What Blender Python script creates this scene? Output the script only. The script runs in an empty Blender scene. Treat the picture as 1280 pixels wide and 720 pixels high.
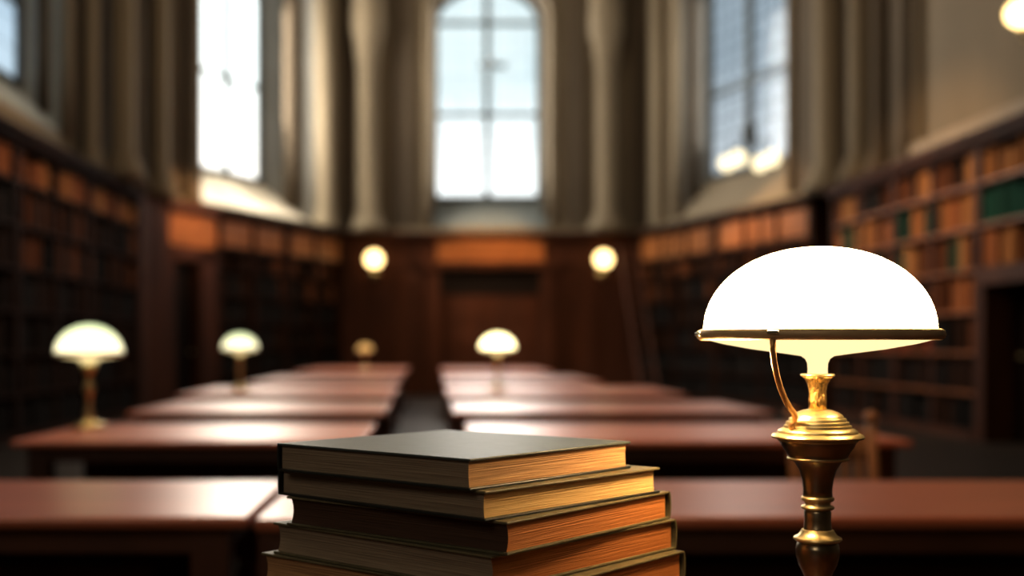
import bpy, bmesh, math, random
from mathutils import Vector, Matrix
random.seed(7)
scn = bpy.context.scene
col = scn.collection
PI = math.pi

# ------------------------------------------------------------------ materials
def new_mat(name):
    m = bpy.data.materials.new(name); m.use_nodes = True
    nt = m.node_tree; nt.nodes.clear()
    out = nt.nodes.new('ShaderNodeOutputMaterial')
    return m, nt, out

def pbr(name, c, rough=.5, metal=0., noise=.0, nscale=(5, 5, 5), c2=None, bump=0., coat=0., spec=.5, detail=4):
    m, nt, out = new_mat(name)
    b = nt.nodes.new('ShaderNodeBsdfPrincipled')
    b.inputs['Base Color'].default_value = (*c, 1)
    b.inputs['Roughness'].default_value = rough
    b.inputs['Metallic'].default_value = metal
    b.inputs['Coat Weight'].default_value = coat
    b.inputs['Coat Roughness'].default_value = .31
    b.inputs['Specular IOR Level'].default_value = spec
    nt.links.new(b.outputs[0], out.inputs[0])
    if noise or bump:
        tc = nt.nodes.new('ShaderNodeTexCoord'); mp = nt.nodes.new('ShaderNodeMapping')
        mp.inputs['Scale'].default_value = nscale
        nz = nt.nodes.new('ShaderNodeTexNoise'); nz.inputs['Scale'].default_value = 1; nz.inputs['Detail'].default_value = detail
        nt.links.new(tc.outputs['Object'], mp.inputs[0]); nt.links.new(mp.outputs[0], nz.inputs['Vector'])
        if noise:
            rp = nt.nodes.new('ShaderNodeValToRGB')
            cc = c2 or tuple(x * (1 - noise) for x in c)
            rp.color_ramp.elements[0].position = .3; rp.color_ramp.elements[1].position = .7
            rp.color_ramp.elements[0].color = (*cc, 1); rp.color_ramp.elements[1].color = (*c, 1)
            nt.links.new(nz.outputs[0], rp.inputs[0]); nt.links.new(rp.outputs[0], b.inputs['Base Color'])
        if bump:
            bp = nt.nodes.new('ShaderNodeBump'); bp.inputs['Strength'].default_value = bump; bp.inputs['Distance'].default_value = .002
            nt.links.new(nz.outputs[0], bp.inputs['Height']); nt.links.new(bp.outputs[0], b.inputs['Normal'])
    return m

def emis(name, c, s, c2=None, z0=0., z1=1.):
    """milk glass lit from within; c at local height z0 fading to c2 at z1"""
    m, nt, out = new_mat(name)
    e = nt.nodes.new('ShaderNodeEmission'); e.inputs[0].default_value = (*c, 1); e.inputs[1].default_value = s
    if c2:
        tc = nt.nodes.new('ShaderNodeTexCoord'); sp = nt.nodes.new('ShaderNodeSeparateXYZ')
        mr = nt.nodes.new('ShaderNodeMapRange'); mr.inputs[1].default_value = z0; mr.inputs[2].default_value = z1
        mx = nt.nodes.new('ShaderNodeMix'); mx.data_type = 'RGBA'
        mx.inputs[6].default_value = (*c, 1); mx.inputs[7].default_value = (*c2, 1)
        nt.links.new(tc.outputs['Object'], sp.inputs[0]); nt.links.new(sp.outputs[2], mr.inputs[0])
        nt.links.new(mr.outputs[0], mx.inputs[0]); nt.links.new(mx.outputs[2], e.inputs[0])
    nt.links.new(e.outputs[0], out.inputs[0])
    return m

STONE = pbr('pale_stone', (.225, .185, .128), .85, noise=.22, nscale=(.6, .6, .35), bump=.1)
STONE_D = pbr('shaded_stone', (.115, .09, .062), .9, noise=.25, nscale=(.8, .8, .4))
STONE_G = pbr('grey_reveal_stone', (.25, .25, .235), .8, noise=.15, nscale=(1, 1, 1))
STONE_L = pbr('lit_sill_stone', (.88, .82, .70), .7, noise=.12, nscale=(1, 1, 1))  # paler than the other stone so the bright sill glows as if lit
WOOD = pbr('dark_oak', (.085, .026, .009), .62, spec=.18, noise=.45, nscale=(3, 3, .6), bump=.1)
SHELF = pbr('lit_oak_shelf', (.36, .13, .042), .5, noise=.4, nscale=(2, 2, 2))  # warm light on the shelf edges put into the oak colour
WOOD_O = pbr('lit_oak_frieze', (.40, .16, .055), .38, spec=.18, noise=.5, nscale=(1.2, 1.2, 1.5))  # paler honey tone carries the warm light falling on the friezes
WOOD_B = pbr('shadow_black_oak', (.010, .004, .002), .55, spec=.18, noise=.4, nscale=(3, 3, .6))  # near black, standing in for the darkness of the doorways
TOP = pbr('mahogany_top', (.56, .165, .075), .38, noise=.25, nscale=(1.2, 9, 9), coat=.55, spec=.6)
TBODY = pbr('mahogany_frame', (.12, .036, .015), .5, noise=.4, nscale=(4, 4, 1))
CHAIR = pbr('chair_oak', (.58, .27, .11), .4, noise=.35, nscale=(4, 4, 1))
FLOOR = pbr('stone_floor', (.036, .028, .023), .5, spec=.1, noise=.4, nscale=(.8, .8, 1))
CEIL = pbr('vault_plaster', (.32, .26, .19), .9, noise=.2, nscale=(.4, .4, .4))
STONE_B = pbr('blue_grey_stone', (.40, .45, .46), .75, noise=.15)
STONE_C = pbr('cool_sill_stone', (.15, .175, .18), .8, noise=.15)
STONE_R = pbr('ledge_stone', (.33, .28, .22), .8, noise=.15)
LEAD = pbr('leaded_frame', (.10, .12, .13), .5, metal=.3, noise=.2)
BRASS = pbr('polished_brass', (.78, .64, .35), .36, .92, noise=.25, nscale=(40, 40, 60), bump=.15)
BRASS_E = pbr('chased_brass', (.80, .52, .18), .32, .9, noise=.85, nscale=(420, 420, 170), bump=1.)
BRASS_D = pbr('dark_bronze', (.38, .30, .19), .28, 1, noise=.45, nscale=(35, 35, 25), bump=.25, coat=.5)
RIMM = pbr('aged_brass_rim', (.80, .58, .33), .5, .2, noise=.3, nscale=(20, 20, 80))
ARMM = pbr('copper_brass_arm', (.70, .42, .18), .42, .6, noise=.2, nscale=(30, 30, 30))
SILV = pbr('pale_metal', (.8, .78, .7), .25, 1)
SHADE = emis('lit_milk_glass', (1, .74, .40), 42, (1, .78, .46), 0, .03)
SHADE_U = emis('lit_milk_glass_underside', (1, .80, .42), 1.25)
SHADE2 = emis('lit_green_white_glass', (1, .93, .62), 1.9, (.70, .78, .46), .03, .14)
SHADE3 = emis('dim_amber_glass', (1, .60, .22), 1.1)
GLOBE = emis('warm_globe_glass', (1, .72, .32), 5)
COVER = pbr('dark_green_black_cloth', (.030, .034, .030), .34, noise=.3, nscale=(60, 60, 60), bump=.2)
COVER_T = pbr('black_green_board', (.085, .10, .09), .5, coat=.06, spec=.3, noise=.15, nscale=(80, 80, 80), bump=.1)
COVER_O = pbr('olive_buckram', (.16, .14, .07), .5, noise=.3, nscale=(80, 80, 80), bump=.3)
COVER_K = pbr('lamplit_buckram', (.21, .175, .09), .5, noise=.3, nscale=(80, 80, 80), bump=.3)  # paler than the dark boards, carrying lamp light on their edges
def pages(name, c, c2):
    return pbr(name, c, .8, noise=.5, nscale=(9, 9, 700), c2=c2, bump=.8, detail=3)
PG1 = pages('lamp_warmed_pages', (.74, .44, .20), (.36, .19, .08))  # the lamp's warm light is put into these page colours
PG2 = pages('lamp_warmed_cream_pages', (.86, .60, .27), (.72, .46, .18))
PG3 = pages('lamplit_amber_pages', (.66, .27, .075), (.54, .20, .05))
PG3L = pages('shadowed_fore_edge', (.10, .045, .022), (.07, .03, .015))  # shadow on the third book's left side put into the colour
PG4 = pages('lamplit_orange_pages', (.60, .235, .06), (.48, .17, .04))

def pane_mat(name, tint, upper_dim, sx, sz, strength, z0=5.8):
    m, nt, out = new_mat(name)
    tr = nt.nodes.new('ShaderNodeBsdfTransparent')
    gl = nt.nodes.new('ShaderNodeBsdfGlossy'); gl.inputs['Roughness'].default_value = .1
    mix = nt.nodes.new('ShaderNodeMixShader'); mix.inputs[0].default_value = .04
    tc = nt.nodes.new('ShaderNodeTexCoord')
    sp = nt.nodes.new('ShaderNodeSeparateXYZ'); cb = nt.nodes.new('ShaderNodeCombineXYZ')
    nt.links.new(tc.outputs['Object'], sp.inputs[0])
    nt.links.new(sp.outputs[0], cb.inputs[0]); nt.links.new(sp.outputs[2], cb.inputs[1])
    br = nt.nodes.new('ShaderNodeTexBrick')
    br.offset = 0; br.inputs['Scale'].default_value = 1
    br.inputs['Brick Width'].default_value = sx; br.inputs['Row Height'].default_value = sz
    br.inputs['Mortar Size'].default_value = .03; br.inputs['Mortar Smooth'].default_value = .3
    br.inputs['Color1'].default_value = (*tint, 1)
    br.inputs['Color2'].default_value = (*[t * .93 for t in tint], 1)
    br.inputs['Mortar'].default_value = (*[t * (1 - strength) for t in tint], 1)
    nt.links.new(cb.outputs[0], br.inputs['Vector'])
    nz = nt.nodes.new('ShaderNodeTexNoise'); nz.inputs['Scale'].default_value = .9
    nt.links.new(cb.outputs[0], nz.inputs['Vector'])
    # sky brightness painted into the glass: bright foot, dimmer upper lights
    mr = nt.nodes.new('ShaderNodeMapRange'); mr.inputs[1].default_value = z0; mr.inputs[2].default_value = z0+2.2
    ad = nt.nodes.new('ShaderNodeMath'); ad.operation = 'ADD'
    nt.links.new(nz.outputs[0], ad.inputs[0]); nt.links.new(sp.outputs[2], ad.inputs[1])
    nt.links.new(ad.outputs[0], mr.inputs[0])
    mx = nt.nodes.new('ShaderNodeMix'); mx.data_type = 'RGBA'; mx.blend_type = 'MULTIPLY'
    mx.inputs[7].default_value = (*upper_dim, 1)
    nt.links.new(mr.outputs[0], mx.inputs[0]); nt.links.new(br.outputs[0], mx.inputs[6])
    nt.links.new(mx.outputs[2], tr.inputs[0])
    nt.links.new(tr.outputs[0], mix.inputs[1]); nt.links.new(gl.outputs[0], mix.inputs[2])
    nt.links.new(mix.outputs[0], out.inputs[0])
    return m

# ------------------------------------------------------------------ mesh helpers
class MB:
    def __init__(s): s.v = []; s.f = []
    def quad(s, a, b, c, d):
        n = len(s.v); s.v += [tuple(a), tuple(b), tuple(c), tuple(d)]; s.f.append((n, n+1, n+2, n+3)); return s
    def box(s, x0, x1, y0, y1, z0, z1, M=None):
        n = len(s.v)
        P = [(x, y, z) for z in (z0, z1) for y in (y0, y1) for x in (x0, x1)]
        if M is not None: P = [tuple(M @ Vector(p)) for p in P]
        s.v += P
        for q in ((0,2,3,1),(4,5,7,6),(0,1,5,4),(2,6,7,3),(0,4,6,2),(1,3,7,5)): s.f.append(tuple(n+i for i in q))
        return s
    def lathe(s, prof, seg=48, c=(0, 0, 0), cap=True):
        n = len(s.v)
        for r, z in prof:
            for k in range(seg):
                a = 2*PI*k/seg; s.v.append((c[0]+r*math.cos(a), c[1]+r*math.sin(a), c[2]+z))
        for i in range(len(prof)-1):
            for k in range(seg):
                k2 = (k+1) % seg
                s.f.append((n+i*seg+k, n+i*seg+k2, n+(i+1)*seg+k2, n+(i+1)*seg+k))
        if cap:
            s.f.append(tuple(n+k for k in reversed(range(seg))))
            s.f.append(tuple(n+(len(prof)-1)*seg+k for k in range(seg)))
        return s
    def tube(s, pts, r, seg=10):
        pts = [Vector(p) for p in pts]; n = len(s.v); rr = r if isinstance(r, (list, tuple)) else [r]*len(pts)
        for i, p in enumerate(pts):
            d = (pts[min(i+1, len(pts)-1)] - pts[max(i-1, 0)]).normalized()
            up = Vector((0, 0, 1)) if abs(d.z) < .9 else Vector((1, 0, 0))
            a = d.cross(up).normalized(); b = d.cross(a)
            for k in range(seg):
                t = 2*PI*k/seg; s.v.append(tuple(p + (a*math.cos(t)+b*math.sin(t))*rr[i]))
        for i in range(len(pts)-1):
            for k in range(seg):
                k2 = (k+1) % seg
                s.f.append((n+i*seg+k, n+(i+1)*seg+k, n+(i+1)*seg+k2, n+i*seg+k2))
        s.f.append(tuple(n+k for k in range(seg))); s.f.append(tuple(n+(len(pts)-1)*seg+k for k in reversed(range(seg))))
        return s
    def mesh(s, name, mat, smooth=False):
        me = bpy.data.meshes.new(name); me.from_pydata(s.v, [], s.f)
        bm = bmesh.new(); bm.from_mesh(me); bmesh.ops.recalc_face_normals(bm, faces=bm.faces); bm.to_mesh(me); bm.free()
        for m in (mat if isinstance(mat, (list, tuple)) else [mat]): me.materials.append(m)
        if smooth:
            for p in me.polygons: p.use_smooth = True
        return me
    def build(s, name, mat, parent=None, smooth=False, bevel=0., M=None, autos=False):
        o = bpy.data.objects.new(name, s.mesh(name, mat, smooth)); col.objects.link(o)
        if parent is not None: o.parent = parent
        if M is not None: o.matrix_world = M
        if bevel:
            b = o.modifiers.new('bevel', 'BEVEL'); b.width = bevel; b.segments = 2; b.limit_method = 'ANGLE'
        if autos:
            e = o.modifiers.new('es', 'EDGE_SPLIT'); e.split_angle = math.radians(38)
        return o

def thing(name, label, cat, loc=(0, 0, 0), rz=0, group=None, M=None):
    o = bpy.data.objects.new(name, None); col.objects.link(o); o.empty_display_size = .1
    if M is not None: o.matrix_world = M
    else: o.location = loc; o.rotation_euler = (0, 0, rz)
    o['label'] = label; o['category'] = cat
    if group: o['group'] = group
    return o
def tag(o, label, cat, group=None):
    o['label'] = label; o['category'] = cat
    if group: o['group'] = group
    return o
def struct(o): o['kind'] = 'structure'; return o
def dup(root, loc, rz, label, group=None):
    r = root.copy(); col.objects.link(r); r.location = loc; r.rotation_euler = (0, 0, rz); r['label'] = label
    if group: r['group'] = group
    for ch in root.children:
        c = ch.copy(); col.objects.link(c); c.parent = r
        for g in ch.children:
            d = g.copy(); col.objects.link(d); d.parent = c
    return r

# ------------------------------------------------------------------ room shell
# plan of the hall: long straight side walls, a three-sided apse at the far end
PL = [(-5.5, -6), (-5.5, 21.1), (-2.35, 28.4), (4.95, 28.4), (7.1, 20.6), (7.1, -6)]
ZT = 12.5
def frame(i, j=None):
    a = Vector((*PL[i], 0)); b = Vector((*PL[(i+1) % 6], 0)); L = (b-a).length
    u = (b-a).normalized(); n = Vector((-u.y, u.x, 0))
    M = Matrix(((u.x, n.x, 0, a.x), (u.y, n.y, 0, a.y), (0, 0, 1, 0), (0, 0, 0, 1)))
    return M, L

def arch_outline(s0, s1, zb, zs, zt, n=24):
    """points round the opening, starting bottom-left going up, over, down; same count always"""
    P = [(s0, zb)]; P += [(s0, zb+(zs-zb)*k/4) for k in range(1, 4)]
    cx = (s0+s1)/2; rx = (s1-s0)/2
    for k in range(n+1):
        a = PI - PI*k/n; P.append((cx+rx*math.cos(a), zs+(zt-zs)*math.sin(a)))
    P += [(s1, zb+(zs-zb)*(4-k)/4) for k in range(1, 4)]; P.append((s1, zb))
    return P

def wall(name, i, op=None):
    M, L = frame(i); mb = MB()
    if not op: mb.quad((0,0,0),(L,0,0),(L,0,ZT),(0,0,ZT))
    else:
        s0, s1, zb, zs, zt = op
        mb.quad((0,0,0),(s0,0,0),(s0,0,ZT),(0,0,ZT)).quad((s1,0,0),(L,0,0),(L,0,ZT),(s1,0,ZT))
        mb.quad((s0,0,0),(s1,0,0),(s1,0,zb),(s0,0,zb))
        A = [p for p in arch_outline(*op)][4:-4]
        for a, b in zip(A[:-1], A[1:]): mb.quad((a[0],0,a[1]),(b[0],0,b[1]),(b[0],0,ZT),(a[0],0,ZT))
    o = struct(mb.build(name, STONE)); o.matrix_world = M
    return o

def window(idx, i, op, gl, depth, mull, trans, pm, reveal_mat, sill_mat, extra=None, glow=None):
    M, L = frame(i)
    A = arch_outline(*op); B = arch_outline(*gl)
    root = bpy.data.objects.new('window_%d' % idx, None); col.objects.link(root); root.matrix_world = M; struct(root)
    nonlocal_M = None
    mb = MB()
    for k in range(len(A)-1):
        mb.quad((A[k][0],0,A[k][1]),(A[k+1][0],0,A[k+1][1]),(B[k+1][0],depth,B[k+1][1]),(B[k][0],depth,B[k][1]))
    mb.build('reveal', reveal_mat, root)
    C = [((a[0]*.55+b[0]*.45), depth*.45, (a[1]*.55+b[1]*.45)) for a, b in zip(A, B)]
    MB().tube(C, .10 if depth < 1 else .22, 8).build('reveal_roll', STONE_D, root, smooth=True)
    MB().quad((A[0][0],0,A[0][1]),(A[-1][0],0,A[-1][1]),(B[-1][0],depth,B[-1][1]),(B[0][0],depth,B[0][1])).build('window_sill', sill_mat, root)
    # moulding standing proud round the opening
    mb = MB(); mb.tube([(p[0], -.03, p[1]) for p in A], .11, 8); mb.build('moulding', STONE, root, smooth=True)
    fr = MB(); fr.tube([(p[0], depth-.04, p[1]) for p in B], .07, 6)
    fr.tube([(B[0][0], depth-.04, B[0][1]), (B[-1][0], depth-.04, B[-1][1])], .07, 6)
    fr.build('window_frame', LEAD, root)
    s0, s1, zb, zs, zt = gl; cx = (s0+s1)/2; rx = (s1-s0)/2
    def top(s): return zs + (zt-zs)*math.sqrt(max(0, 1-((s-cx)/rx)**2))
    for m_ in mull: MB().box(m_-.065, m_+.065, depth-.12, depth-.01, zb, top(m_)).build('mullion', LEAD, root)
    for t_ in trans: MB().box(s0, s1, depth-.10, depth-.02, t_-.045, t_+.045).build('transom', LEAD, root)
    p = MB(); n = len(B); p.v = [(q[0], depth, q[1]) for q in B]; p.f = [tuple(range(n))]
    p.build('pane', pm, root)
    if extra: extra(root, depth)
    # sky portal just outside the glass
    li = bpy.data.lights.new('sky_portal', 'AREA'); li.shape = 'RECTANGLE'; li.size = s1-s0; li.size_y = zt-zb
    li.cycles.is_portal = True
    lo = bpy.data.objects.new('sky_portal', li); col.objects.link(lo)
    c = M @ Vector((cx, depth+.1, (zb+zt)/2)); nrm = M.to_3x3() @ Vector((0, -1, 0))
    lo.location = c; lo.rotation_euler = nrm.to_track_quat('-Z', 'Y').to_euler()
    if glow:
        li = bpy.data.lights.new('window_light', 'AREA'); li.shape = 'RECTANGLE'; li.size = s1-s0-.3; li.size_y = 5.2
        li.energy = glow[0]; li.color = glow[1]; lo = bpy.data.objects.new('window_light', li); col.objects.link(lo)
        lo.location = M @ Vector((cx, min(depth-.15, .62), zb+2.8)); lo.rotation_euler = nrm.to_track_quat('-Z', 'Z').to_euler()
    return root

OP1 = (18.6, 23.75, 4.28, 8.6, 10.6); OP2 = (2.16, 7.06, 3.84, 8.8, 10.8)
OP3 = (2.16, 5.10, 3.86, 8.95, 10.1); OP4 = (1.71, 6.35, 4.02, 8.8, 10.8)
wall('wall_left', 0, OP1); wall('wall_left_apse', 1, OP2); wall('wall_back', 2, OP3)
wall('wall_right_apse', 3, OP4); wall('wall_right', 4); wall('wall_front', 5)
PB = pane_mat('blue_leaded_glass', (.22, .275, .325), (.8, .88, .95), .40, .42, .30)  # tint dims the bright sky seen through this window
PC = pane_mat('clear_leaded_glass', (.97, 1., .99), (.50, .565, .59), .42, .45, .12)
PW = pane_mat('white_leaded_glass', (.74, .75, .74), (.85, .95, 1), .45, .5, .08)
PR = pane_mat('grey_leaded_glass', (.86, .92, .97), (.60, .66, .70), .34, .36, .5)
window(1, 0, OP1, (18.75, 23.45, 4.95, 8.6, 10.4), .6, (20.3, 21.9), (6.1, 7.3), PB, STONE_B, STONE_B)
window(2, 1, OP2, (2.3, 6.37, 4.90, 8.8, 10.6), 1.2, (3.63, 5.0), (7.0,), PW, STONE_G, STONE_L, None, (1000, (1, .91, .78)))
def fitting(root, depth):   # ironwork medallion on the centre mullion
    mb = MB(); mb.box(3.52, 3.64, depth-.16, depth-.03, 7.2, 8.3); mb.box(3.40, 4.02, depth-.15, depth-.05, 7.83, 7.93)
    mb.lathe([(.01, -.16), (.13, -.08), (.16, 0), (.13, .08), (.01, .16)], 12, (3.62, depth-.12, 7.9))
    mb.build('iron_fitting', LEAD, root)
window(3, 2, OP3, (2.33, 4.83, 4.70, 8.9, 9.75), .5, (3.58,), (6.70, 8.9), PC, STONE_G, STONE_C, fitting, (420, (1, .95, .88)))
window(4, 3, OP4, (1.95, 5.45, 4.88, 8.8, 10.4), .7, (3.66,), (6.68,), PR, STONE_G, STONE, None, (160, (1, .95, .88)))

fl = MB(); fl.v = [(x, y, 0) for x, y in PL]; fl.f = [(0,1,2,3,4,5)]; struct(fl.build('floor', FLOOR))
ce = MB(); ce.v = [(x, y, ZT) for x, y in PL]; ce.f = [(0,1,2,3,4,5)]; struct(ce.build('ceiling', CEIL))

# wall shafts, pilasters and arches (structure)
tn = [0]
def trim(mb, mat, smooth=False, M=None):
    tn[0] += 1
    return struct(mb.build('trim_%d' % tn[0], mat, smooth=smooth, M=M))
def shaft(x, y, r, z0=3.8, z1=ZT, cap=None, mat=STONE):
    mb = MB(); p = [(r*1.7, 0), (r*1.7, .18), (r*1.3, .26), (r*1.35, .36), (r, .45)]
    if cap: p += [(r, cap-z0-.25), (r*1.2, cap-z0-.1), (r*1.15, cap-z0), (r*1.45, cap-z0+.35), (r*1.6, cap-z0+.6), (r*1.5, cap-z0+1.2), (r*1.9, cap-z0+2.8)]
    p += [(p[-1][0], z1-z0)]
    mb.lathe(p, 20, (x, y, z0)); trim(mb, mat, True)
def pil(i, s0, s1, d, z0=3.8, mat=STONE):
    M, L = frame(i); trim(MB().box(s0, s1, -d, .01, z0, ZT), mat, M=M)
# centre wall, left and right of the tall window
shaft(-1.60, 28.05, .27, 3.8, ZT, 8.0); shaft(3.98, 28.05, .27, 3.8, ZT, 8.0)
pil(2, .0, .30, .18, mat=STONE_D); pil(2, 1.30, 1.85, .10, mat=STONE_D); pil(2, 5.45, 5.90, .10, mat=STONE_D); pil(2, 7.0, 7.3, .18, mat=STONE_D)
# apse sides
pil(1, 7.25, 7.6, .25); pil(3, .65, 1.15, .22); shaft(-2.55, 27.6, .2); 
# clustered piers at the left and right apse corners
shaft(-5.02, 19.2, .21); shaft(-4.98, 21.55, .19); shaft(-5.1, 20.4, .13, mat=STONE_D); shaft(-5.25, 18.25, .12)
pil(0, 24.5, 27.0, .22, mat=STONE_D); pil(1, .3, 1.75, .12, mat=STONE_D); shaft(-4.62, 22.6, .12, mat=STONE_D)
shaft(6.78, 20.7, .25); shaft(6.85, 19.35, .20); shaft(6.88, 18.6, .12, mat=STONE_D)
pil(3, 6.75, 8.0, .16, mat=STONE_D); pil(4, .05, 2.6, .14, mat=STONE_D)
# blind arch on the right wall
Mr, Lr = frame(4)
A = arch_outline(2.75, 11.6, 3.8, 6.1, 9.6, 32)
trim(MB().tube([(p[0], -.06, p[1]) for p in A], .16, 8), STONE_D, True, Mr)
trim(MB().tube([(p[0]+(.32 if p[0] < 7 else -.32), -.04, p[1]-.15) for p in A], .09, 8), STONE, True, Mr)
# stone ledge running above the bookcases
for i, z in ((0, 3.82), (1, 3.81), (2, 3.81), (3, 3.81), (4, 3.82)):
    M, L = frame(i)
    mb = MB(); mb.box(0, L, -.22, .0, z, z+.12); mb.box(0, L, -.12, .0, z+.12, z+.30 if i == 4 else z+.14)
    trim(mb, STONE_R if i == 4 else STONE, M=M)

# ------------------------------------------------------------------ bookcases
ROWS = [.12, .60, 1.10, 1.62, 2.14, 2.67, 3.20]      # shelf-board tops
CT = 3.62
BOOKC = {
 'umber': [(.026, .010, .004), (.045, .017, .006), (.014, .006, .003)],  # near-black palette, shade of the dim rows put into the bindings
 'brown': [(.17, .06, .022), (.11, .04, .015)], 'tan': [(.38, .17, .06), (.48, .24, .10)],
 'red': [(.26, .06, .03), (.18, .045, .025)], 'green': [(.018, .085, .058), (.012, .055, .035)],
 'black': [(.02, .016, .014)], 'cream': [(.46, .33, .17)], 'orange': [(.38, .14, .05), (.30, .12, .05)]}
WORD = {'umber': 'shadow-dark umber', 'brown': 'brown leather-bound', 'tan': 'tan calf-bound', 'red': 'dull red-brown', 'green': 'dark green cloth',
        'black': 'black', 'cream': 'cream-spined', 'orange': 'orange-brown leather'}
BMAT = {}
for k, cs in BOOKC.items():
    BMAT[k] = [pbr('binding_%s_%d' % (k, q), c, .8, noise=.3, nscale=(9, 9, 14), spec=.05) for q, c in enumerate(cs)]
LEAF = pbr('old_page_block', (.5, .4, .27), .8, noise=.3, nscale=(3, 200, 3))
pending = []     # (distance, worldmatrix(w,d,h), colour key, variant, label, group)

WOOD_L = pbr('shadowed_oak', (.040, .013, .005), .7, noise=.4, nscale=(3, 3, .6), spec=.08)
def bookcase(i, s0, s1, label, side, rowcols, zmin=0, frieze=False, div=1, group='oak wall bookcases', fill=.93, rowlist=None, bayword=''):
    """bookcase unit against wall i between s0 and s1; local y=-.4 is its front"""
    M, L = frame(i); D = .40
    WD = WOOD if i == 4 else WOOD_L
    R = M @ Matrix.Translation((s0, -.02, 0))
    W = s1-s0
    root = thing('bookcase', label, 'bookcase', M=R, group=None)
    z0 = zmin
    MB().box(0, .07, -D, 0, z0, CT).build('side_panel', WD, root); MB().box(W-.07, W, -D, 0, z0, CT).build('side_panel', WD, root)
    MB().box(.07, W-.07, -.02, 0, z0, CT).build('back_panel', WOOD_B, root)
    for k in range(1, div+1):
        x = W*k/(div+1); MB().box(x-.04, x+.04, -D, -.02, z0, CT).build('divider', WD, root)
    if zmin < .1: MB().box(.07, W-.07, -D-.02, -.02, 0, .12).build('plinth', WD, root)
    else: MB().box(.0, W, -D-.03, 0, z0-.22, z0).build('lintel', WD, root)
    mb = MB(); mb.box(-.0, W, -D-.03, 0, CT, CT+.06); mb.box(0, W, -D-.09, 0, CT+.06, CT+.13); mb.box(0, W, -D-.14, 0, CT+.13, CT+.18)
    mb.build('cornice', WD, root, bevel=.01)
    tops = [z for z in ROWS if z >= zmin-.02]
    if frieze:
        tops = [z for z in tops if z < 3.1]
        fp = MB().box(.07, W-.07, -D+.03, -.02, 3.08, CT).build('frieze_panel', WOOD_O, root)
        mb = MB()
        nb = max(2, round(W/1.1))
        for k in range(nb+1):
            x = .07+(W-.14)*k/nb; mb.box(x-.05, x+.05, -D-.01, -D+.03, 3.08, CT)
        mb.box(.07, W-.07, -D-.01, -D+.03, 3.03, 3.10); mb.build('frieze_moulding', WD, root)
    for z in tops: MB().box(.07, W-.07, -D, -.02, z-.035, z).build('shelf', SHELF if side == 'right' and i == 4 else WD, root)
    edges = [W*k/(div+1) for k in range(div+2)]
    lim = 3.03 if frieze else CT
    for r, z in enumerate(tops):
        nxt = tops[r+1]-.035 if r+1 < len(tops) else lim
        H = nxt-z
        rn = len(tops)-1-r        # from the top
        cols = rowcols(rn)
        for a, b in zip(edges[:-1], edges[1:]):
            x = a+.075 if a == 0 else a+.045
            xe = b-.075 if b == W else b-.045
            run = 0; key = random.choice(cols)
            while x < xe-.05:
                if run <= 0: key = random.choice(cols); run = random.randint(2, 6)
                run -= 1
                w = random.uniform(.055, .105)
                if x+w > xe: break
                if random.random() > fill: x += random.uniform(.06, .2); run = 0; continue
                h = min(H-.03, random.uniform(.66, .93)*H); d = random.uniform(.20, .27)
                T = R @ Matrix.Translation((x+w/2, -D+.02+random.uniform(0, .025), z+.0005))
                p = T.translation
                ordn = ['topmost', 'second', 'third', 'fourth', 'fifth', 'sixth', 'seventh'][rn]
                lab = '%s book, %s shelf down, %s' % (WORD[key], ordn.replace('topmost', 'top'), bayword)
                grp = '%s books, %s shelf, %s' % (WORD[key], ordn, bayword)
                vis = p.z > 0 and abs(p.x/p.y) < .6
                px = 545+1500*p.x/p.y; py = 430-1500*(p.z-1.2+h/2)/p.y
                inview = 2 < px < 1278 and 2 < py < 540 and not (870 < px < 1165 and 315 < py < 440)
                pending.append((p.length - (100 if inview else 0), T, (w-.004, d, h), key, random.randrange(len(BMAT[key])), lab, grp))
                x += w
    return root

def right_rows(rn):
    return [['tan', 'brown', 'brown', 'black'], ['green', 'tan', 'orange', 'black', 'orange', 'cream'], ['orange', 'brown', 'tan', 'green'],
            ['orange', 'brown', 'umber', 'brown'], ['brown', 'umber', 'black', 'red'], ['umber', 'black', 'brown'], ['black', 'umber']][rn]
def left_rows(rn):  # top row coloured for its warm light, lower rows darkened for shade
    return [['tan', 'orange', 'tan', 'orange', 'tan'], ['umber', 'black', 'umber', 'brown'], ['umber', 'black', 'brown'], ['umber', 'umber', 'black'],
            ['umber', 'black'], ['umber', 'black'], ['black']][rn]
def far_rows(rn): return [['umber', 'brown', 'umber'], ['umber', 'black', 'brown'], ['umber', 'black'], ['black', 'umber'], ['black'], ['black'], ['black']][rn]  # dimness of the apse shelves put into the book colours

# right wall: s runs from the far corner towards the camera
bookcase(4, .35, 3.05, 'oak bookcase on the right wall, farthest back, meeting the apse corner', 'right', right_rows, bayword='far right wall bookcase')
bookcase(4, 3.07, 5.77, 'oak bookcase on the right wall directly right of the large lamp shade', 'right', right_rows, bayword='right wall bookcase past dark doorway')
bookcase(4, 5.79, 8.60, 'oak overdoor book shelves with dark green volumes above the black doorway at right edge', 'right', lambda r: [['tan', 'brown'], ['green', 'green', 'cream', 'green'], ['tan', 'orange', 'brown']][r], zmin=2.14, bayword='over the dark right doorway')
# left wall: s runs from the camera to the apse
bookcase(0, 17.4, 20.6, 'dark bookcase on the left wall nearest the camera, under the blue window', 'left', left_rows, bayword='nearest left wall bookcase')
bookcase(0, 20.62, 23.6, 'dark bookcase on the left wall behind the nearest small lamp', 'left', left_rows, bayword='middle left wall bookcase')
bookcase(0, 23.62, 26.5, 'dark bookcase on the left wall farthest back, ending at the apse pier', 'left', left_rows, bayword='farthest left wall bookcase')
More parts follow.
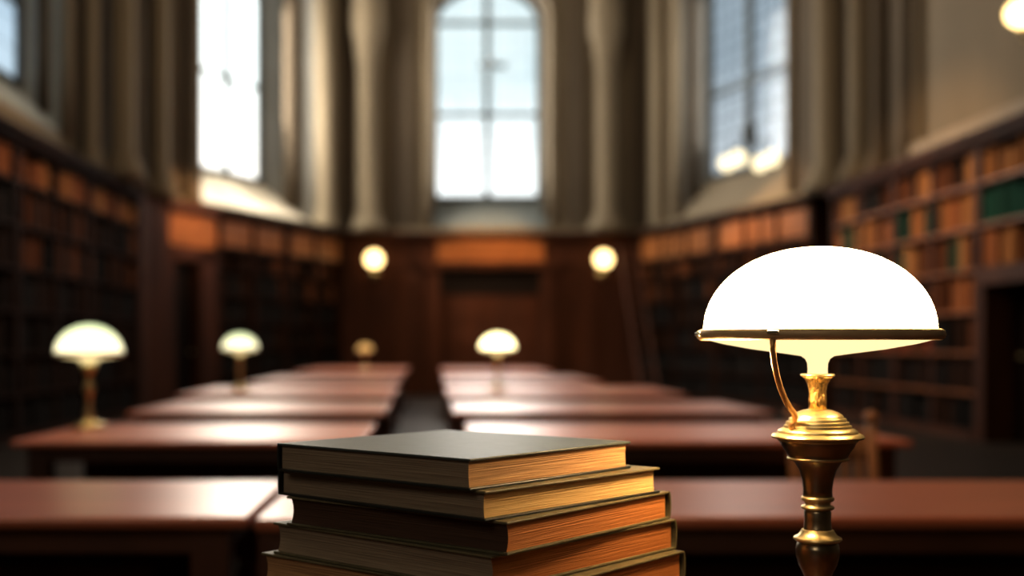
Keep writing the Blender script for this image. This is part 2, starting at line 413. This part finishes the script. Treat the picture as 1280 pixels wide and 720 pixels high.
# apse sides
bookcase(1, 2.35, 4.95, 'apse bookcase on the left with lit honey frieze, next to the narrow dark doorway', 'left', far_rows, frieze=True, bayword='left apse bookcase by dark doorway')
bookcase(1, 4.97, 7.45, 'apse bookcase on the left with warm-lit frieze, next to the centre panelling', 'left', far_rows, frieze=True, bayword='left apse bookcase by centre panelling')
bookcase(3, .5, 4.1, 'apse bookcase on the right with warm-lit frieze, behind the leaning ladder', 'right', far_rows, frieze=True, bayword='right apse bookcase behind the ladder')
bookcase(3, 4.12, 7.6, 'apse bookcase on the right with brightly lit orange frieze, above the large lamp shade', 'right', far_rows, frieze=True, bayword='right apse bookcase above the large lamp')

# overdoor panel above the narrow dark doorway, left apse
M1, L1 = frame(1)
d = bpy.data.objects.new('door_1', None); col.objects.link(d); d.matrix_world = M1; struct(d)
MB().box(.95, 1.75, -.24, -.2, 0, 2.75).build('door_leaf', WOOD_B, d)  # black sheet standing in for shade inside the opening
MB().box(.0, .75, -.45, 0, 0, CT+.18).build('corner_post', WOOD, d)
mb = MB(); mb.box(.75, .95, -.42, 0, 0, 3.0); mb.box(1.75, 2.33, -.42, 0, 0, 3.0); mb.box(.75, 2.33, -.42, 0, 2.75, 3.0); mb.build('door_frame', WOOD, d)
mb = MB(); mb.box(.75, 2.33, -.40, 0, 3.0, CT); mb.build('overdoor_panel', WOOD_O, d)
MB().box(.7, 2.34, -.5, 0, CT, CT+.18).build('door_cornice', WOOD, d)
MB().lathe([(.03, -.02), (.035, 0), (.03, .02)], 12, (1.66, -.27, 1.05)).build('door_knob', BRASS, d)
M0, L0 = frame(0)
trim(MB().box(26.5, L0, -.45, 0, 0, CT+.18), WOOD, M=M0)
# dark doorway in the right wall
M4, L4 = frame(4)
d = bpy.data.objects.new('door_2', None); col.objects.link(d); d.matrix_world = M4; struct(d)
MB().box(5.79, 8.6, -.05, -.01, 0, 1.92).build('door_leaf', WOOD_B, d)  # black sheet standing in for the dark open passage
mb = MB(); mb.box(5.79, 5.95, -.42, -.01, 0, 1.92); mb.box(8.44, 8.6, -.42, -.01, 0, 1.92); mb.build('door_frame', WOOD, d)
MB().lathe([(.03, -.02), (.035, 0), (.03, .02)], 12, (6.2, -.08, 1.05)).build('door_knob', BRASS, d)

# centre panelling of the apse, with portal and lit frieze
M2, L2 = frame(2)
def t2(mb, mat, **k): return trim(mb, mat, M=M2, **k)
mb = MB().box(.12, 7.18, -.30, 0, 0, CT+.02); t2(mb, WOOD)
mb = MB().box(.0, 7.3, -.42, 0, CT+.02, CT+.10).box(.0, 7.3, -.50, 0, CT+.10, CT+.18); t2(mb, WOOD)
mb = MB()
for a in (.2, 1.25, 1.95, 2.35, 5.0, 5.4, 6.0, 7.0):
    mb.box(a-.06, a+.06, -.36, -.30, .12, 3.1)
mb.box(.12, 7.18, -.37, -.30, 0, .25).box(.12, 2.0, -.36, -.3, 3.0, 3.1).box(5.3, 7.18, -.36, -.3, 3.0, 3.1); t2(mb, WOOD)
portal = bpy.data.objects.new('door_3', None); col.objects.link(portal); portal.matrix_world = M2; struct(portal)
mb = MB(); mb.box(2.15, 2.45, -.5, -.3, 0, 2.95); mb.box(4.78, 5.08, -.5, -.3, 0, 2.95); mb.box(2.05, 5.18, -.56, -.3, 2.95, 3.10); mb.build('door_frame', WOOD, portal, bevel=.01)
MB().box(2.45, 4.78, -.33, -.3, 2.35, 2.95).build('transom_panel', WOOD_B, portal)
for a, b in ((2.47, 3.60), (3.63, 4.76)):
    lf = MB().box(a, b, -.36, -.3, 0, 2.33).build('door_leaf', WOOD, portal)
    mb = MB()
    for z0, z1 in ((.2, .95), (1.1, 1.6), (1.72, 2.22)): mb.box(a+.14, b-.14, -.385, -.36, z0, z1)
    mb.build('door_panel', WOOD, lf, bevel=.012)
# carved frieze board above the portal
fb = thing('frieze_board', 'long warm-lit oak frieze board glowing orange above the central portal', 'panel', M=M2 @ Matrix.Translation((3.62, -.30, 3.18)))
MB().box(-1.25, 1.25, -.06, 0, 0, .40).build('board', WOOD_O, fb, bevel=.01)
mb = MB()
for k in range(-5, 6): mb.lathe([(.02, 0), (.07, .02), (.05, .05), (.01, .06)], 10, (k*.22, -.07, .17))
mb.box(-1.3, 1.3, -.09, 0, .40, .45).box(-1.3, 1.3, -.09, 0, -.05, 0).build('carving', WOOD_O, fb)

# ------------------------------------------------------------------ books on the shelves
pending.sort(key=lambda t: t[0])
BM = {}
def unit_book(key, v):
    if (key, v) in BM: return BM[(key, v)]
    mb = MB(); mb.box(-.5, .5, .0, .06, 0, 1); mb.box(-.5, -.40, .06, 1, 0, 1); mb.box(.40, .5, .06, 1, 0, 1)
    nf = len(mb.f); mb.box(-.40, .40, .05, .96, .015, .98)
    me = mb.mesh('library_book', [BMAT[key][v], LEAF])
    for p in me.polygons[nf:]: p.material_index = 1
    BM[(key, v)] = me; return me
for dist, T, (w, dd, h), key, v, lab, grp in pending[:300]:
    o = bpy.data.objects.new('library_book', unit_book(key, v)); col.objects.link(o)
    o.matrix_world = T @ Matrix.Diagonal((w, dd, h, 1)); tag(o, lab, 'book', grp)
mb = MB(); idx = []; mats = []; mi = {}
for dist, T, (w, dd, h), key, v, lab, grp in pending[300:]:
    if (key, v) not in mi: mi[(key, v)] = len(mats); mats.append(BMAT[key][v])
    mb.box(-w/2, w/2, 0, dd, 0, h, T); idx += [mi[(key, v)]]*6
me = mb.mesh('shelved_books', mats)
for p, k in zip(me.polygons, idx): p.material_index = k
o = bpy.data.objects.new('shelved_books', me); col.objects.link(o)
tag(o, 'remaining rows of old dark books filling the distant bookcases of the hall', 'books'); o['kind'] = 'stuff'

# ------------------------------------------------------------------ reading tables
ROWY = [(3.12, 3.97, 'first'), (5.58, 6.85, 'second'), (7.93, 9.45, 'third'), (10.7, 12.7, 'fourth'), (14.2, 17.2, 'fifth'), (19.3, 23.2, 'sixth')]
LX = [(-2.25, -.49), (-1.98, -.34), (-2.05, -.34), (-2.32, -.38), (-2.25, -.46), (-2.3, -.5)]
RX = [(.13, 2.75), (.16, 2.22), (.11, 2.24), (.09, 2.25), (.09, 1.98), (.09, 1.9)]
def table(x0, x1, y0, y1, label):
    W = x1-x0; Dp = y1-y0
    t = thing('reading_table', label, 'table', ((x0+x1)/2, (y0+y1)/2, 0), group='mahogany reading tables in two files')
    a, b = W/2, Dp/2
    tp = MB().box(-a, a, -b, b, .718, .75).build('tabletop', TOP, t); bv = tp.modifiers.new('b', 'BEVEL'); bv.width = .010; bv.segments = 3
    mb = MB(); mb.box(-a+.07, a-.07, -b+.07, -b+.10, .645, .718); mb.box(-a+.07, a-.07, b-.10, b-.07, .645, .718)
    mb.box(-a+.07, -a+.10, -b+.1, b-.1, .645, .718); mb.box(a-.10, a-.07, -b+.1, b-.1, .645, .718); mb.build('apron', TBODY, t)
    for sx in (-1, 1):
        for sy in (-1, 1):
            lx, ly = sx*(a-.11), sy*(b-.11)
            mb = MB(); mb.box(lx-.05, lx+.05, ly-.05, ly+.05, .52, .718); mb.lathe([(.035, .06), (.045, .10), (.028, .14), (.04, .34), (.046, .46), (.034, .50), (.046, .52)], 16, (lx, ly, 0)); mb.box(lx-.045, lx+.045, ly-.045, ly+.045, 0, .06)
            mb.build('leg', TBODY, t)
    MB().box(-a+.16, a-.16, -.015, .015, .16, .718).build('modesty_panel', WOOD, t)
    for sx in (-1, 1): MB().box(sx*(a-.11)-.02, sx*(a-.11)+.02, -b+.15, b-.15, .14, .20).build('stretcher', TBODY, t)
    return t
for k, (y0, y1, w) in enumerate(ROWY):
    wl = ['nearest, beside the book stack', 'under the leftmost small lamp', 'with no lamp on it', 'under the second small lamp', 'fifth from the camera', 'farthest, under the dim amber lamp'][k]
    wr = ['nearest, behind the brass lamp stem', 'with an oak chair before it', 'third from the camera', 'under the bright white dome lamp', 'fifth from the camera', 'farthest back'][k]
    table(*LX[k], y0, y1, 'red-brown mahogany reading table in the left file, %s' % wl)
    table(*RX[k], y0, y1, 'red-brown mahogany reading table in the right file, %s' % wr)

# pedestal cabinet in the aisle, left of the stack
t = thing('pedestal_cabinet', 'small reddish wooden pedestal cabinet between nearest left table and book stack', 'cabinet', (-.31, 3.33, 0))
MB().box(-.16, .16, -.24, .26, .715, .748).build('cabinet_top', TOP, t, bevel=.008)
MB().box(-.15, .15, -.22, .25, .08, .715).build('cabinet_body', TBODY, t)
MB().box(-.13, .13, -.20, .22, 0, .08).build('plinth', TBODY, t)
dr = MB().box(-.12, .12, -.235, -.22, .14, .68).build('door', TBODY, t, bevel=.005)
MB().lathe([(.005, -.012), (.014, 0), (.005, .012)], 10, (.09, -.25, .45)).build('knob', BRASS, dr)

# chairs
def chair(x, y, rz, label):
    t = thing('library_chair', label, 'chair', (x, y, 0), rz, 'oak chairs at the reading tables')
    MB().box(-.22, .22, -.22, .22, .43, .465).build('seat', CHAIR, t, bevel=.012)
    for sx in (-1, 1):
        MB().tube([(sx*.19, .19, 0), (sx*.19, .19, .2), (sx*.19, .19, .43)], [.016, .022, .024], 10).build('leg', CHAIR, t, smooth=True)
        p = MB().tube([(sx*.19, -.24, 0), (sx*.19, -.20, .3), (sx*.19, -.20, .5), (sx*.19, -.235, .86)], [.017, .022, .023, .021], 10).build('leg', CHAIR, t, smooth=True)
        MB().lathe([(.012, 0), (.026, .015), (.03, .03), (.024, .048), (.006, .058)], 14, (sx*.19, -.236, .855)).build('finial', CHAIR, p, smooth=True)
        MB().box(sx*.19-.012, sx*.19+.012, -.19, .18, .2, .225).build('stretcher', CHAIR, t)
    MB().box(-.18, .18, -.245, -.22, .73, .83).build('top_rail', CHAIR, t, bevel=.008)
    MB().box(-.18, .18, -.225, -.205, .52, .56).build('lower_rail', CHAIR, t)
    for k in range(-2, 3): MB().box(k*.065-.014, k*.065+.014, -.235, -.215, .55, .74).build('slat', CHAIR, t)
    return t
chair(1.913, 5.46, math.radians(-47), 'oak library chair with finial posts just behind the large brass lamp')

# ------------------------------------------------------------------ ladder
lad = thing('library_ladder', 'tall wooden library ladder leaning beside the right apse bookcase', 'ladder', (0, 0, 0))
F0 = Vector((4.62, 25.75, 0)); T0 = Vector((4.42, 27.75, 3.45)); LADW = TBODY; off = Vector((.19, .05, 0))
for s in (-1, 1): MB().tube([F0+off*s+Vector((0, 0, .03)), T0+off*s], .035, 8).build('rail', TBODY, lad)
for k in range(1, 12): 
    c = F0.lerp(T0, k/12); MB().tube([c-off, c+off], .02, 8).build('rung', TBODY, lad)

# ------------------------------------------------------------------ small table lamps
def small_lamp(x, y, label, shade=SHADE2, k=1.0, group='small brass table lamps with glowing glass shades'):
    t = thing('table_lamp', label, 'lamp', (x, y, .75), 0, group)
    MB().lathe([(.09, 0), (.09, .012), (.07, .022), (.035, .035), (.02, .06), (.028, .075), (.016, .10), (.015, .17), (.026, .19), (.03, .215), (.018, .24), (.014, .27), (.02, .29), (.034, .315), (.045, .335), (.02, .35)], 28).build('lamp_stem', BRASS, t, smooth=True)
    MB().lathe([(.045, .350), (.05, .368), (.12, .380), (.172, .390)], 40, cap=False).build('shade_underside', SHADE_U if shade is not SHADE3 else RIMM, t, smooth=True)
    MB().lathe([(.178, .388), (.186, .392), (.186, .402), (.178, .406)], 40, cap=False).build('shade_rim', RIMM, t, smooth=True)
    pr = [(.178*math.cos(a), .155*math.sin(a)) for a in [PI/2*q/12 for q in range(12)]] + [(.004, .155)]
    s = MB().lathe(pr, 40, cap=False).build('lamp_shade', shade, t, smooth=True); s.location = (0, 0, .40)
    for ch in t.children:
        if ch.name.startswith('shade_underside'): pass
    return t
small_lamp(-1.865, 6.45, 'brass table lamp with greenish-white dome shade, leftmost and nearest of the small lamps')
small_lamp(-1.96, 12.0, 'brass table lamp with pale dome shade on the fourth left table')
SHADEC = emis('lit_cream_glass', (1, .86, .48), 5, (.9, .8, .42), .06, .13)
small_lamp(.62, 12.1, 'brightly lit white dome table lamp on the right file of tables', SHADEC)
am_ = small_lamp(-1.32, 22.3, 'far dim amber table lamp left of the aisle, below the left wall globe', SHADE3); am_.scale = (.82, .82, .82)

# ------------------------------------------------------------------ wall globes and pendant
def sconce(name, label, i, s, z, r, reach, group, squash=1.0):
    M, L = frame(i)
    y0 = -.36 if i == 2 else 0
    t = thing(name, label, 'lamp', M=M @ Matrix.Translation((s, y0, z)), group=group)
    MB().lathe([(.10, 0), (.10, .02), (.05, .05)], 20).build('wall_plate', BRASS, t, M=M @ Matrix.Translation((s, y0, z-r-.12)) @ Matrix.Rotation(PI/2, 4, 'X'), smooth=True)
    MB().tube([(0, 0, -r-.12), (0, -reach*.6, -r-.15), (0, -reach, -r-.10), (0, -reach, -r+.01)], .018, 8).build('bracket', BRASS, t, smooth=True)
    MB().lathe([(.03, -.03), (.07, 0), (.06, .03)], 20, (0, -reach, -r-.01)).build('gallery', BRASS, t, smooth=True)
    pr = [(max(.004, r*math.cos(a)), r*squash*math.sin(a)) for a in [-PI/2+PI*q/20 for q in range(21)]]
    MB().lathe(pr, 32, (0, -reach, 0), cap=False).build('globe', GLOBE, t, smooth=True)
    return t
sconce('wall_globe_lamp', 'glowing round globe wall lamp on the back panelling, left of the portal', 2, .92, 3.16, .20, .32, 'globe wall lamps by the portal')
sconce('wall_globe_lamp', 'glowing round globe wall lamp on the back panelling, right of the portal', 2, 6.22, 3.16, .20, .32, 'globe wall lamps by the portal')
sconce('wall_globe_lamp', 'glowing oval globe wall lamp high on the right plaster wall, at top right', 4, 7.1, 4.92, .185, .5, None, .85)
# pendant with small globes in front of the right apse window
GLOBE2 = emis('soft_globe_glass', (1, .85, .55), 2)
pc = thing('pendant_chandelier', 'dark iron chandelier with small glowing globes hanging before the right window', 'chandelier', (5.22, 20.0, 4.25))
MB().tube([(0, 0, .2), (0, 0, ZT-4.25)], .02, 8).build('hanging_rod', LEAD, pc)
MB().lathe([(.02, -.1), (.09, 0), (.12, .12), (.09, .25), (.04, .4), (.03, .6), (.07, .68), (.02, .8)], 20, (0, 0, .35)).build('body', LEAD, pc, smooth=True)
for k in range(4):
    a = PI/4*1.1+k*PI/2; dx, dy = math.cos(a), math.sin(a)
    am = MB().tube([(dx*.05, dy*.05, .45), (dx*.2, dy*.2, .28), (dx*.36, dy*.36, .28), (dx*.4, dy*.4, .1)], .014, 8).build('arm', LEAD, pc, smooth=True)
    pr = [(max(.003, .13*math.cos(b)), .13*math.sin(b)) for b in [-PI/2+PI*q/14 for q in range(15)]]
    MB().lathe(pr, 24, (dx*.4, dy*.4, 0), cap=False).build('globe', GLOBE2, am, smooth=True)

# ------------------------------------------------------------------ foreground desk, lamp, stack of books
DZ = .86
t = thing('reading_desk', 'tall dark reading desk carrying the book stack and large brass lamp', 'desk', (.3, 1.1, 0))
MB().box(-1.3, 1.3, -.6, .56, DZ-.045, DZ).build('desk_top', TBODY, t, bevel=.01)
MB().box(-1.2, 1.2, -.5, .46, DZ-.16, DZ-.045).build('apron', TBODY, t)
for sx in (-1, 1):
    for sy in (-.44, .40): MB().box(sx*1.14-.04, sx*1.14+.04, sy-.04, sy+.04, 0, DZ-.16).build('leg', TBODY, t)

K = 1.32/1500
lx, ly = (1022-545)*K, 1.32
lamp = thing('desk_lamp', 'large brass desk lamp with glowing white half-dome glass shade, right of the stack', 'lamp', (lx, ly, DZ))
def Z(y): return 1.2+(430-y)*K-DZ
def P(l): return [(r*K, Z(y)) for r, y in l]
zr = Z(412)
pr = [(139*K*math.cos(a)**.94, 103*K*math.sin(a)) for a in [PI/2*q/28 for q in range(28)]]+[(.0015, 103*K)]
o = MB().lathe(pr, 96, cap=False).build('lamp_shade', SHADE, lamp, smooth=True); o.location = (0, 0, zr)
MB().lathe(P([(12.5, 470), (12, 462), (12.5, 454), (15, 448.5), (20, 445), (40, 442), (80, 436.5), (115, 430), (136, 424.5)]), 96, cap=False).build('shade_underside', SHADE_U, lamp, smooth=True)
MB().lathe(P([(137, 425), (143, 425.3), (147, 423), (148.5, 418.5), (147, 413.5), (143, 411.5), (138, 411.5), (137, 425)]), 96, cap=False).build('shade_rim', RIMM, lamp, smooth=True)
mb = MB()
for sx in (-1, 1): mb.lathe(P([(.5, 422.5), (4, 420), (5, 418), (4, 415.5), (.5, 413.5)]), 14, (sx*149*K, 0, 0))
mb.build('rim_knob', SILV, lamp, smooth=True)
MB().lathe(P([(11, 514), (11, 500), (10.5, 490), (12, 481), (15.5, 474), (20, 470)]), 48).build('vase_collar', BRASS_E, lamp, smooth=True)
MB().lathe(P([(15, 469.5), (20, 470.5), (21, 468.8), (20, 467.2), (13, 467.2)]), 48).build('collar_lip', BRASS, lamp, smooth=True)
MB().lathe(P([(50, 549), (55, 547.5), (56, 545.5), (54.5, 543), (50.5, 541.2), (48.3, 541), (48.3, 539.3), (47.5, 537.6), (43, 535), (41, 534.8), (41, 533), (40.6, 531.4), (38.4, 531), (38.2, 528.4), (37.6, 526.8), (35, 526.4), (34.8, 524), (34, 522.4), (31.4, 522), (31, 520.4), (29.5, 518.2), (25, 515.2), (18, 512.5), (10, 511)]), 96).build('stepped_dome', BRASS, lamp, smooth=True, autos=True)
MB().lathe(P([(17.8, 622), (17.5, 612), (19, 600), (22, 588), (28, 578), (34, 573.2), (36.5, 572), (36, 570), (38, 566), (44, 557), (47, 551), (46, 548)]), 72).build('bell_stem', BRASS_D, lamp, smooth=True)
MB().lathe(P([(33, 575.5), (36.8, 574.5), (37.5, 573), (36.8, 571.5), (34, 570.5)]), 64).build('bell_ring', BRASS, lamp, smooth=True)
MB().lathe(P([(44, 552.5), (48, 551.5), (48.3, 550), (47, 548.5), (44, 548)]), 64).build('bell_ring', BRASS, lamp, smooth=True)
mb = MB(); mb.lathe(P([(15, 637), (19, 636), (20, 634), (19, 632), (15.5, 631), (15.5, 627), (18.5, 626), (20, 624), (19.5, 621), (17, 620)]), 64); mb.build('stem_ring', BRASS, lamp, smooth=True)
MB().lathe(P([(19, 665), (17, 660), (16, 650), (16.5, 640), (15, 636)]), 64).build('stem_neck', BRASS_D, lamp, smooth=True)
MB().lathe(P([(22, 678), (27, 676), (29.5, 673.5), (29, 671.5), (24, 669), (21, 665), (19.5, 662), (17, 661)]), 64).build('stem_flange', BRASS, lamp, smooth=True, autos=True)
MB().lathe(P([(12, 740), (13.5, 728), (18, 716), (23, 706), (26, 695), (26.5, 686), (25, 679), (21, 676)]), 64).build('stem_bulb', BRASS_D, lamp, smooth=True)
MB().lathe(P([(78, 816.3), (78, 811), (74, 806), (62, 802), (40, 796), (24, 786), (16, 772), (13, 756), (17, 750), (17, 744), (12, 739)]), 72).build('lamp_base', BRASS, lamp, smooth=True)
apx = [(934, 424, -114), (934.5, 436, -113), (937, 450, -108), (943, 466, -98), (951, 481, -84), (962, 496, -66), (973, 507, -48), (981, 513, -36), (985.5, 519, -28), (985.5, 525, -22), (983, 531, -20), (984.5, 535, -20)]
MB().tube([((x-1022)*K, d*K, Z(y)) for x, y, d in apx], 3.6*K, 12).build('support_arm', ARMM, lamp, smooth=True)
MB().box(-7*K, 7*K, -2.5*K, 2.5*K, -2.2*K, 2.2*K, Matrix.Translation(((933-1022)*K, -119*K, Z(416.5))) @ Matrix.Rotation(math.radians(-37), 4, 'Z')).build('arm_clip', SILV, lamp, bevel=.001)

# books: front corner (F) of the top board, fore-edge runs back-left, tail edge back-right
def stack_book(label, Fx, Fy, th, a, b, ztop, th_b, cover, board, pgr, pgl, inset=.004, sq=.0022, spine=True):
    """a: length of fore-edge side, b: width of tail side, th: heading of fore-edge side"""
    flip = not spine
    if flip: a, b = b, a; pgr, pgl = pgl, pgr
    def fl(mb):
        if flip: mb.v = [(-y, -x, z) for x, y, z in mb.v]
        return mb
    M = Matrix.Translation((Fx, Fy, 1.2-ztop-th_b)) @ Matrix.Rotation(math.radians(th), 4, 'Z')   # local +x along fore edge, -y... along tail
    t = thing('stacked_book', label, 'book', M=M, group=None)
    c = .0026
    # local axes: x from tail to head, y from fore-edge (0) to spine (-b)
    for z0, z1, nm in ((0, c, 'bottom_board'), (th_b-c, th_b, 'top_board')):
        fl(MB().box(0, a, -b, 0, z0, z1)).build(nm, board if nm == 'top_board' else cover, t, bevel=.0009)
    mb = MB(); n = 10; pts = []
    for k in range(n+1):
        q = PI*k/n; pts.append((-b-(.0012 if flip else .004)*math.sin(q), th_b/2-math.cos(q)*th_b/2))
    inn = [(y+.0022, .0012+(z*(th_b-.0024)/th_b)) for y, z in pts]
    for k in range(n):
        for x in (0,):
            pass
        (y0, z0), (y1, z1) = pts[k], pts[k+1]; (v0, w0), (v1, w1) = inn[k], inn[k+1]
        mb.quad((0, y0, z0), (a, y0, z0), (a, y1, z1), (0, y1, z1)).quad((0, v0, w0), (0, v1, w1), (a, v1, w1), (a, v0, w0))
        mb.quad((0, y0, z0), (0, y1, z1), (0, v1, w1), (0, v0, w0)).quad((a, y0, z0), (a, v0, w0), (a, v1, w1), (a, y1, z1))
    fl(mb).build('spine', cover, t)
    # page block with gently hollow fore edge
    mb = MB(); seg = 8; z0, z1 = c, th_b-c
    fy = [(-inset-(.0008 if flip else .003)*math.sin(PI*k/seg), z0+(z1-z0)*k/seg) for k in range(seg+1)]
    x0, x1 = inset, a-inset; yb = -b+.003
    for k in range(seg):
        mb.quad((x0, fy[k][0], fy[k][1]), (x1, fy[k][0], fy[k][1]), (x1, fy[k+1][0], fy[k+1][1]), (x0, fy[k+1][0], fy[k+1][1]))
    nfo = len(mb.f)
    for x in (x0, x1):
        for k in range(seg): mb.quad((x, yb, fy[k][1]), (x, fy[k][0], fy[k][1]), (x, fy[k+1][0], fy[k+1][1]), (x, yb, fy[k+1][1]))
    mb.quad((x0, yb, z0), (x1, yb, z0), (x1, yb, z1), (x0, yb, z1))
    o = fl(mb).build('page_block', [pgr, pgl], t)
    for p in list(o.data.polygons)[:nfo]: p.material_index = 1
    return t
PGL = pages('shaded_page_edges', (.40, .31, .21), (.27, .20, .13))  # page tone darkened for the sides away from the lamp
B = [
 ('dark-covered hardback lying topmost of the stack', .0314, 1.12, 138.4, .2714, .2774, .1075, .0300, COVER, COVER_T, PG1, PGL, .004, 0, False),
 ('cream-paged hardback with olive boards, second from the top of the stack', .0456, 1.12, 137.0, .300, .3000, .1377, .0285, COVER, COVER_K, PG2, PGL, .005, 0, False),
 ('hardback with shadowed dark fore-edge and olive spine, third from the top', .0665, 1.12, 140.1, .300, .3078, .1664, .0315, COVER_O, COVER_K, PG3, PG3L),
 ('thick hardback with lamplit amber pages, with brass-olive spine, fourth from the top', .0516, 1.12, 137.4, .316, .3242, .1981, .0345, COVER_O, COVER_K, PG4, PGL),
 ('wide hardback with pale lamplit board edge, lowest one showing in the stack', .0712, 1.11, 139.3, .352, .3191, .2328, .034, COVER_O, COVER_K, PG4, PG1),
 ('hardback under the lowest showing book of the stack', .06, 1.12, 138.0, .33, .31, .2670, .036, COVER, COVER, PG2, PGL),
 ('bottom hardback of the stack, flat on the desk', .07, 1.115, 138.0, .34, .32, .3032, .0366, COVER_O, COVER, PG2, PGL)]
for b in B: stack_book(b[0], *b[1:])

# ------------------------------------------------------------------ world, lights, camera
w = bpy.data.worlds.new('World'); scn.world = w; w.use_nodes = True; nt = w.node_tree; nt.nodes.clear()
out = nt.nodes.new('ShaderNodeOutputWorld'); bg = nt.nodes.new('ShaderNodeBackground')
tc = nt.nodes.new('ShaderNodeTexCoord'); sp = nt.nodes.new('ShaderNodeSeparateXYZ')
rp = nt.nodes.new('ShaderNodeValToRGB')
mr = nt.nodes.new('ShaderNodeMapRange'); mr.inputs[1].default_value = -1; mr.inputs[2].default_value = 1
e = rp.color_ramp.elements
# hazy bright cloud beyond the left windows, softer cloud elsewhere
e[0].position = 0.0; e[0].color = (.9, .89, .86, 1)
e[1].position = 1.0; e[1].color = (.09, .095, .10, 1)
for ps, c in ((.37, (.9, .89, .86)), (.40, (1, .97, .92)), (.44, (1, .97, .92)), (.485, (.50, .51, .515)), (.56, (.46, .475, .48)), (.60, (.235, .245, .25))):
    x = e.new(ps); x.color = (*c, 1)
nt.links.new(tc.outputs['Generated'], sp.inputs[0]); nt.links.new(sp.outputs[0], mr.inputs[0]); nt.links.new(mr.outputs[0], rp.inputs[0])
nt.links.new(rp.outputs[0], bg.inputs[0]); bg.inputs[1].default_value = 3.4
nt.links.new(bg.outputs[0], out.inputs[0])

def area(name, loc, target, size, power, c, size_y=None):
    li = bpy.data.lights.new(name, 'AREA'); li.energy = power; li.color = c; li.size = size
    if size_y: li.shape = 'RECTANGLE'; li.size_y = size_y
    o = bpy.data.objects.new(name, li); col.objects.link(o); o.location = loc
    o.rotation_euler = (Vector(target)-Vector(loc)).to_track_quat('-Z', 'Y').to_euler()
    return o
def spot(name, loc, target, power, c, ang, size=.1, blend=.6):
    li = bpy.data.lights.new(name, 'SPOT'); li.energy = power; li.color = c; li.spot_size = math.radians(ang); li.spot_blend = blend; li.shadow_soft_size = size
    o = bpy.data.objects.new(name, li); col.objects.link(o); o.location = loc
    o.rotation_euler = (Vector(target)-Vector(loc)).to_track_quat('-Z', 'Y').to_euler()
WARM = (1, .62, .30)
area('hall_side_fill', (-4.8, 4, 8.5), (3, 14, 5), 4, 250, (1, .84, .64), 5)  # unseen fill added for the hall, no window is built there
area('ceiling_fill', (.8, 14, 11.8), (.8, 15, 0), 5, 350, (1, .76, .50), 9)  # unseen overhead fill added to lift the walls and tables
area('apse_ceiling_fill', (1.0, 23, 12), (1.0, 25, 0), 4, 130, (1, .85, .62), 4)  # overhead fill added for the apse, without a fixture
spot('warm_fill_spot', (1.27, 26.6, 4.6), (1.27, 28.1, 3.35), 170, WARM, 80)  # unseen warm spots added to light friezes and shelves
spot('warm_fill_spot', (4.2, 22.5, 5.0), (6.4, 22.6, 3.3), 270, WARM, 75)
spot('warm_fill_spot', (-3.2, 21.6, 4.6), (-5.0, 22.4, 3.4), 240, WARM, 60)
spot('warm_fill_spot', (-3.4, 15, 4.8), (-5.2, 15.3, 3.4), 70, WARM, 90)
spot('warm_fill_spot', (3.6, 16.4, 5.0), (6.8, 16.8, 2.1), 330, WARM, 95)

spot('sill_glow_spot', tuple(M1 @ Vector((.8, 5.2, 10.2))), tuple(M1 @ Vector((4.6, .5, 4.1))), 10500, (1, .90, .74), 30, .3)  # spots added outside the glass to make the left sill glow
spot('sill_glow_spot', tuple(M1 @ Vector((3.4, 4.5, 11))), tuple(M1 @ Vector((3.6, .6, 4.3))), 6000, (1, .90, .74), 30, .3)
for q, (x, y, p) in enumerate(((-1.2, 3.4, 260), (1.6, 3.2, 330), (-1.2, 6.4, 420), (1.4, 6.4, 420), (-1.2, 11, 560), (1.3, 11, 560), (0, 18, 850))):
    spot('table_fill_spot', (x, y, 7.5), (x, y+1.2, .75), p, (1, .60, .33), 52, .25)  # unseen spots added above the tables to brighten their tops
area('rear_fill', (-3, -4, 4.5), (.2, 1.3, 1.0), 2, 55, (1, .86, .68))  # fill added behind the camera for the near book and lamp faces
def under_shade_light(loc, p, c=(1, .68, .36), size=.025):  # unseen point lights added under the shade to light the books
    li = bpy.data.lights.new('under_shade_light', 'POINT'); li.energy = p; li.color = c; li.shadow_soft_size = size
    o = bpy.data.objects.new('under_shade_light', li); col.objects.link(o); o.location = loc
zl = DZ+Z(452)
under_shade_light((lx-.10, ly-.03, DZ+Z(447)), 3.3); under_shade_light((lx+.05, ly-.04, zl), .55)
spot('warm_fill_spot', (1.3, 22.5, 5.5), (1.27, 28.2, 1.7), 420, WARM, 50)  # further unseen spots added to warm the apse woodwork
spot('warm_fill_spot', (-1.6, 19, 5.5), (-3.8, 25.2, 1.9), 260, WARM, 45)
spot('warm_fill_spot', (3.6, 19, 5.5), (5.6, 25.2, 1.9), 260, WARM, 45)
cam = bpy.data.cameras.new('camera'); co = bpy.data.objects.new('camera', cam); col.objects.link(co)
co.location = (0, 0, 1.2); co.rotation_euler = (PI/2, 0, 0)
cam.sensor_width = 36; cam.lens = 36*1500/1280
cam.shift_x = 95/1280; cam.shift_y = 70/1280
cam.clip_start = .02
cam.dof.use_dof = True; cam.dof.focus_distance = 1.21; cam.dof.aperture_fstop = 42.19/16.5
scn.camera = co
scn.view_settings.view_transform = 'Standard'; scn.view_settings.look = 'None'; scn.view_settings.gamma = .84; scn.view_settings.exposure = .12
